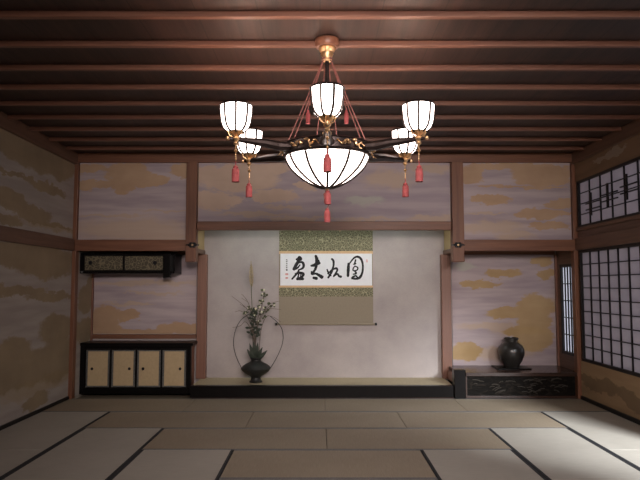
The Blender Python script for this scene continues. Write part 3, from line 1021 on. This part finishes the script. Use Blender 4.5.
def curve_pts(lst, d0=0.0, d1=0.0):
    n = len(lst)
    if lst[0][1] > 358:                      # every stem leaves the mouth at its own spot
        a = stem_n[0] * 2.4; stem_n[0] += 1
        rr = .018 + .003 * stem_n[0]
        b = Vector((vx + rr * math.cos(a), VY + rr * math.sin(a), mouth.z - .002))
        rest = [at(x, y, VY + d0 + (d1 - d0) * (i + 1) / (n - 1)) for i, (x, y) in enumerate(lst[1:])]
        rest[0].x += (b.x - vx) * .6
        rest[0].y += (b.y - VY) * .6
        return [b] + rest
    return [at(x, y, VY + d0 + (d1 - d0) * i / (n - 1)) for i, (x, y) in enumerate(lst)]


def leaf(bm, base, tip, wid, bend=.0, nrm=Vector((0, -1, 0))):
    base, tip = Vector(base), Vector(tip)
    ax = tip - base
    sd = ax.cross(nrm)
    if sd.length < 1e-5:
        sd = Vector((1, 0, 0))
    sd.normalize()
    prof = [(0, .12), (.2, .7), (.45, 1), (.7, .75), (.9, .3), (1, .02)]
    prev = None
    for t, wv in prof:
        c = base + ax * t + nrm * (bend * math.sin(t * PI)) 
        r = [bm.verts.new(c - sd * wid * wv), bm.verts.new(c + nrm * wid * .25 * wv), bm.verts.new(c + sd * wid * wv), bm.verts.new(c - nrm * wid * .02)]
        if prev:
            for k in range(4):
                bm.faces.new([prev[k], prev[(k + 1) % 4], r[(k + 1) % 4], r[k]])
        else:
            bm.faces.new(r)
        prev = r
    bm.faces.new(list(reversed(prev)))


# plume
t = stem_thing('plume_grass', 'tall upright stem with a single tan plume, the highest in the vase', 'grass stem')
pl = curve_pts([(255.5, 361), (254, 340), (252.5, 315), (251.5, 295), (251.3, 284)], 0, 0)
bm = BM(); tube(bm, smoothpts(pl, 4), .006, 6); obj('stem', bm, 'leaf_olive', t, origin=mouth, smooth=True)
bm = BM()
random.seed(2)
P0, P1 = at(251.4, 287, VY), at(251.0, 263, VY)
for k in range(90):
    f = k / 90; c = P0.lerp(P1, f); r = .046 * math.sin(PI * min(1, f * 1.0 + .12)) ** .7
    a = k * 2.4
    leaf(bm, c, c + Vector((math.cos(a) * r, math.sin(a) * r, .045)), .006, 0, Vector((math.sin(a), -math.cos(a), 0)))
obj('plume', bm, 'plume_tan', t, origin=mouth)

# flowering branch
t = stem_thing('flowering_branch', 'branch with pale buds rising right of the plume', 'flowering branch')
fb = curve_pts([(256, 361), (257, 335), (258, 318), (262, 305), (264.5, 292)], 0, -.03)
fb2 = curve_pts([(258.5, 316), (266, 309), (275, 304)], -.01, -.05)
fb3 = curve_pts([(257.5, 325), (252, 312), (247, 306)], -.01, -.05)
bm = BM()
for q in (fb, fb2, fb3):
    tube(bm, smoothpts(q, 4), .005, 6)
obj('stem', bm, 'stem_brown', t, origin=mouth, smooth=True)
random.seed(11)
bmb, bml = BM(), BM()
spots = [(264, 290), (262, 294), (266, 296), (263, 300), (260.5, 302), (267, 303), (259, 307), (264, 308), (270, 307), (256, 309), (274, 305), (252, 310), (248, 308), (261, 312), (268, 311), (255, 315), (246, 313), (263, 317), (258, 321)]
for i, (x, y) in enumerate(spots):
    c = at(x + random.uniform(-.7, .7), y, VY - .03 + random.uniform(-.05, .05))
    if i % 3 != 2:
        sphere(bmb, c, random.uniform(.013, .020), 1, (1, 1, 1.2))
    for j in range(3):
        a = random.uniform(0, 2 * PI)
        leaf(bml, c, c + Vector((math.cos(a) * .055, random.uniform(-.03, .03), math.sin(a) * .04)), .015, .004)
obj('bud', bmb, 'petal_pale', t, origin=mouth, smooth=True)['kind'] = 'stuff'
obj('foliage', bml, 'leaf_olive', t, origin=mouth)['kind'] = 'stuff'

# leafy middle spray
t = stem_thing('leafy_spray', 'dense green leafy spray in the middle of the arrangement', 'foliage')
bm = BM(); tube(bm, smoothpts(curve_pts([(256.5, 361), (255, 345), (254, 330), (253, 318)], -.02, -.04), 4), .005, 6); obj('stem', bm, 'stem_brown', t, origin=mouth, smooth=True)
bm = BM(); random.seed(4)
for k in range(46):
    f = random.random()
    c = at(255.5 + random.gauss(0, 3.2) - f * 1.5, 336 - f * 26, VY - .03 + random.uniform(-.06, .05))
    a = random.uniform(0, 2 * PI); ln = random.uniform(.045, .08)
    leaf(bm, c, c + Vector((math.cos(a) * ln, random.uniform(-.03, .03), math.sin(a) * ln * .7)), .019, .006)
obj('foliage', bm, 'leaf_green', t, origin=mouth)['kind'] = 'stuff'

# broad leaves at the mouth
t = stem_thing('broad_leaves', 'cluster of broad dark green leaves fanned out at the vase mouth', 'foliage')
for k, (x, y) in enumerate(((247, 349), (249.5, 343), (253.5, 341), (258, 342), (262.5, 347), (267.5, 350), (255.5, 345), (251, 351), (263, 354))):
    bm = BM()
    leaf(bm, at(255.8 + (x - 255.8) * .15, 360, VY - .01 * (k % 3)), at(x, y, VY - .05 - .02 * (k % 3)), .030, .03)
    obj('leaf', bm, 'leaf_green', t, origin=mouth, smooth=True)

# bare twigs
tw = [('long bare twig arching far left and low from the vase', [(255, 360), (252, 335), (246, 322), (240, 326), (232.5, 327.5)]),
      ('bare twig leaning up left, highest of the twigs', [(255, 360), (253, 328), (249, 313), (243, 305), (231.5, 296)]),
      ('bare twig reaching left just above the hoop', [(255.5, 360), (253, 335), (248, 318), (241, 311), (235, 312)]),
      ('short forked twig between plume and left twigs', [(255.5, 360), (252, 325), (250, 308), (246, 299), (241.5, 294)]),
      ('bare twig arching right towards the scroll', [(256.5, 360), (258, 330), (262, 316), (268, 309), (281, 309.5)]),
      ('bare twig drooping right over the hoop', [(256.5, 360), (259, 332), (266, 317), (273, 317), (281, 322)]),
      ('slim twig rising right beside the scroll edge', [(256.5, 360), (259, 325), (264, 311), (270, 304), (279.5, 301)])]
for k, (lab, pts) in enumerate(tw):
    bm = BM()
    q = smoothpts(curve_pts(pts, 0, (-.12, .08, -.05, .1, -.08, .06, .1)[k]), 5)
    n = len(q)
    tube(bm, q, [.0062 - .0036 * i / n for i in range(n)], 6)
    if k in (1, 3, 4):
        i = n // 2
        tube(bm, [q[i + 3], q[i + 3] + Vector(((-1 if k < 4 else 1) * .10, .02, .06))], .0028, 5)
    o = obj('bare_twig', bm, 'stem_brown', origin=mouth, smooth=True)
    tag(o, lab, 'twig', 'bare twigs in the vase')

# ---------------------------------------------------------------- chandelier
HX, HY_ = 0.058, 4.90
HZ = ZC
O = (HX, HY_, HZ)
ch = thing('chandelier', 'large bronze chandelier with six lit glass cups, a glowing bowl and red tassels', 'chandelier', O)
# canopy
bm = BM(); lathe(bm, [(0, 0), (.085, 0), (.098, -.008), (.10, -.05), (.094, -.065), (.088, -.075), (0, -.076)], O, 32); cn = obj('canopy', bm, 'canopy_wood', ch, origin=O, smooth=True)
bm = BM(); lathe(bm, [(.066, -.072), (.070, -.085), (.060, -.105), (.050, -.115), (.052, -.13), (.042, -.15), (.036, -.17), (.040, -.18), (.030, -.19), (0, -.19)], O, 28)
obj('gilt_collar', bm, 'gold', cn, origin=O, smooth=True)
# stem
bm = BM(); tube(bm, [(HX, HY_, HZ - .185), (HX, HY_, 2.80)], .016, 12); obj('stem', bm, 'chandelier_bronze', ch, origin=O, smooth=True)
bm = BM()
for zc, r in ((3.02, .028), (2.93, .038), (2.86, .03)):
    lathe(bm, [(.016, .03), (r, .008), (r, -.008), (.016, -.03)], (HX, HY_, zc), 16)
obj('stem_collar', bm, 'gold', ch, origin=O, smooth=True)
RZ0, RZ1, RR = 2.728, 2.834, 0.348
# ring
bm = BM(); lathe(bm, [(RR - .035, RZ0 + .0), (RR, RZ0 - .0), (RR + .012, RZ0 + .012), (RR + .005, RZ0 + .02), (RR + .005, RZ1 - .016), (RR + .014, RZ1 - .01), (RR, RZ1), (RR - .035, RZ1), (RR - .035, RZ0)], (HX, HY_, 0), 64)
rg = obj('ring', bm, 'chandelier_bronze', ch, origin=O, smooth=True)
bm = BM()
for k in range(6):
    a = PI / 2 + k * PI / 3
    tube(bm, [(HX, HY_, 2.80), (HX + RR * math.cos(a), HY_ + RR * math.sin(a), 2.80)], .009, 8)
obj('spoke', bm, 'chandelier_bronze', ch, origin=O)
# gilt dragons, two writhing lengths between each pair of arms
random.seed(9)
for k in range(6):
    bm = BM()
    ac = -PI / 2 + (k + .5) * PI / 3
    for sgn in (-1, 1):
        pts = []
        for i in range(13):
            f = i / 12
            a = ac + sgn * (.06 + f * .30)
            r = RR + .020 + .010 * math.sin(i * 1.9)
            pts.append((HX + r * math.cos(a), HY_ + r * math.sin(a), (RZ0 + RZ1) / 2 + .015 * math.sin(i * .85 + sgn) + (.012 if i < 3 else 0)))
        tube(bm, smoothpts(pts, 3), [.0100 - .0065 * i / 36 for i in range(37)], 7)
        for i in (4,):
            p = Vector(pts[i]); out = Vector((math.cos(ac), math.sin(ac), 0)) * .012
            tube(bm, [p, p + out + Vector((0, 0, -.022)), p + out * 1.3 + Vector((.018 * sgn, 0, -.030))], [.005, .004, .002], 5)
        h = Vector(pts[0]); sphere(bm, h, .012, 2, (1.3, 1, .9))
    obj('gilt_dragon', bm, 'gold', rg, origin=O, smooth=True)
# bowl
BR = 0.334
prof = [(BR * a, RZ0 - .245 * b) for a, b in ((1, 0), (.985, .06), (.965, .12), (.905, .27), (.82, .42), (.70, .57), (.57, .71), (.43, .83), (.28, .92), (.14, .98), (0, 1))]
bm = BM(); lathe(bm, prof, (HX, HY_, 0), 60); bw = obj('glass_bowl', bm, 'lit_bowl_glass', ch, origin=O, smooth=True)
for k in range(12):
    a = PI / 2 + k * PI / 6
    bm = BM(); tube(bm, [(HX + (r + .004) * math.cos(a), HY_ + (r + .004) * math.sin(a), z - .002) for r, z in prof], .0108, 6)
    obj('bowl_rib', bm, 'chandelier_bronze', bw, origin=O, smooth=True)
bm = BM(); lathe(bm, [(0, .015), (.022, .012), (.028, 0), (.016, -.014), (.008, -.03), (0, -.034)], (HX, HY_, RZ0 - .245), 16); obj('finial', bm, 'gold', bw, origin=O, smooth=True)


def tassel_mesh(bm, x, y, ztop, ln=.125, r=.021):
    lathe(bm, [(0, 0), (r * .5, -.004), (r * .7, -.014), (r * .58, -.020), (r * .92, -.030), (r * 1.0, -ln * .6), (r * .98, -ln), (0, -ln)], (x, y, ztop), 14)


def chain(bm, x, y, z0, z1, r=.0035):
    tube(bm, [(x, y, z0), (x, y, z1)], r, 6)
    n = max(2, int((z0 - z1) / .03))
    for i in range(n):
        z = z0 + (z1 - z0) * (i + .5) / n
        sphere(bm, (x, y, z), r * 2.0, 1)


# twin tassels hanging below the bowl
for (dx, dy, zt, lab) in ((.006, -.01, 2.462, 'upper tassel under the bowl'), (-.0, -.006, 2.318, 'lower tassel on the long cord')):
    bm = BM(); tassel_mesh(bm, HX + dx, HY_ + dy, zt, .115, .025)
    ts = obj('tassel', bm, 'tassel_red', bw, origin=O, smooth=True); ts['label'] = lab
bm = BM(); tube(bm, [(HX, HY_, 2.46), (HX - .028, HY_ - .006, 2.43), (HX - .02, HY_ - .006, 2.39), (HX + .012, HY_ - .006, 2.345), (HX, HY_ - .006, 2.31)], .005, 6)
obj('tassel_cord', bm, 'rope', bw, origin=O, smooth=True)

# arms: a tapering bronze wing, gilt holder, glass cup, tassel
AR = 0.79
for k in range(6):
    a = -PI / 2 + k * PI / 3 - math.radians(0.6)
    ca, sa = math.cos(a), math.sin(a)

    def pt(r, off, z):
        return (HX + r * ca - off * sa, HY_ + r * sa + off * ca, z)
    bm = BM()
    secs = [(RR + .0, .055, .030), (RR + .10, .036, .036), (RR + .22, .026, .030), (AR - .04, .015, .018), (AR + .03, .012, .014), (AR + .055, .006, .008)]
    prev = None
    for r, hw, hh in secs:
        zc = 2.788 - (.010 if r < RR + .2 else .0)
        ring = [bm.verts.new(pt(r, hw * c, zc + hh * d)) for c, d in ((-1, -.35), (-.5, -1), (.5, -1), (1, -.35), (1, .35), (.5, 1), (-.5, 1), (-1, .35))]
        if prev:
            for i in range(8):
                bm.faces.new([prev[i], prev[(i + 1) % 8], ring[(i + 1) % 8], ring[i]])
        else:
            bm.faces.new(ring)
        prev = ring
    bm.faces.new(list(reversed(prev)))
    arm = obj('arm', bm, 'chandelier_bronze', ch, origin=O)
    bx_, by_, _ = pt(AR, 0, 0)
    # gilt end knob
    bm = BM(); sphere(bm, pt(AR + .065, 0, 2.788), .015, 2)
    obj('end_knob', bm, 'gold', arm, origin=O, smooth=True)
    c0 = (bx_, by_, 0)
    bm = BM()
    lathe(bm, [(.012, 2.745), (.020, 2.755), (.014, 2.77), (.028, 2.79), (.024, 2.805), (.014, 2.808), (.018, 2.815), (.040, 2.828), (.056, 2.844), (.062, 2.858), (.052, 2.856), (.0, 2.834)], c0, 20)
    for i in range(6):
        b = i * PI / 3 + .3
        tube(bm, [(bx_ + .02 * math.cos(b), by_ + .02 * math.sin(b), 2.80), (bx_ + .048 * math.cos(b), by_ + .048 * math.sin(b), 2.815), (bx_ + .068 * math.cos(b), by_ + .068 * math.sin(b), 2.862)], .0045, 5)
    obj('lamp_holder', bm, 'gold', arm, origin=O, smooth=True)
    gp = [(.040, 2.840), (.068, 2.853), (.090, 2.876), (.103, 2.908), (.111, 2.955), (.115, 3.0), (.117, 3.046), (.113, 3.046), (.111, 3.0), (.107, 2.957), (.098, 2.911), (.085, 2.880), (.064, 2.858), (.040, 2.846)]
    ld = bpy.data.lights.new('cup_bulb', 'POINT'); ld.energy = 8.0; ld.color = (1.0, 0.66, 0.48); ld.shadow_soft_size = 0.03
    lo = bpy.data.objects.new('cup_bulb', ld); COL.objects.link(lo); lo.parent = arm; lo.location = (bx_ - O[0], by_ - O[1], 2.955 - O[2])
    bm = BM(); lathe(bm, gp, c0, 32); obj('glass_cup', bm, 'lit_cup_glass', arm, origin=O, smooth=True)
    bm = BM()
    for i in range(8):
        b = i * PI / 4 + PI / 8 + a
        tube(bm, [(bx_ + (r + .002) * math.cos(b), by_ + (r + .002) * math.sin(b), z) for r, z in gp[:7]], .0092, 5)
    ringp = [(bx_ + .116 * math.cos(i * PI / 16), by_ + .116 * math.sin(i * PI / 16), 3.047) for i in range(33)]
    tube(bm, ringp, .0080, 5)
    obj('cup_rib', bm, 'tassel_red' if False else 'chandelier_bronze', arm, origin=O, smooth=True)
    bm = BM(); chain(bm, bx_, by_, 2.76, 2.62, .004)
    lathe(bm, [(.0, .02), (.016, .0), (.0, -.02)], (bx_, by_, 2.70), 10)
    obj('gilt_drop', bm, 'gold', arm, origin=O, smooth=True)
    bm = BM(); tassel_mesh(bm, bx_, by_, 2.590, .125, .029); tube(bm, [(bx_, by_, 2.63), (bx_, by_, 2.58)], .004, 6)
    obj('tassel', bm, 'tassel_red', arm, origin=O, smooth=True)
# ropes from the collar to the ring, some with a small tassel
for k in range(6):
    a = math.radians((-40, 6, 174, 220, 72, 108)[k])
    ex, ey = HX + (RR - .01) * math.cos(a), HY_ + (RR - .01) * math.sin(a)
    sx, sy = HX + .030 * math.cos(a), HY_ + .030 * math.sin(a)
    bm = BM(); q = [(sx, sy, 3.55), (sx + (ex - sx) * .5, sy + (ey - sy) * .5, 3.19), (ex, ey, RZ1)]
    tube(bm, smoothpts(q, 4), .0042, 7)
    for zq in (3.55,):
        sphere(bm, (sx, sy, zq), .016, 1)
    rp = obj('rope', bm, 'rope', ch, origin=O, smooth=True)
    if k in (1, 4):
        pass
for sgn in (-1, 1):
    x = HX + sgn * .155; y = HY_ - .06
    bm = BM(); tube(bm, [(HX + sgn * .03, HY_ - .02, 3.53), (x, y, 3.12), (x, y, 3.10)], .004, 6); rp = obj('tassel_cord', bm, 'rope', ch, origin=O)
    bm = BM(); tassel_mesh(bm, x, y, 3.11, .115, .018); obj('tassel', bm, 'tassel_red', rp, origin=O, smooth=True)
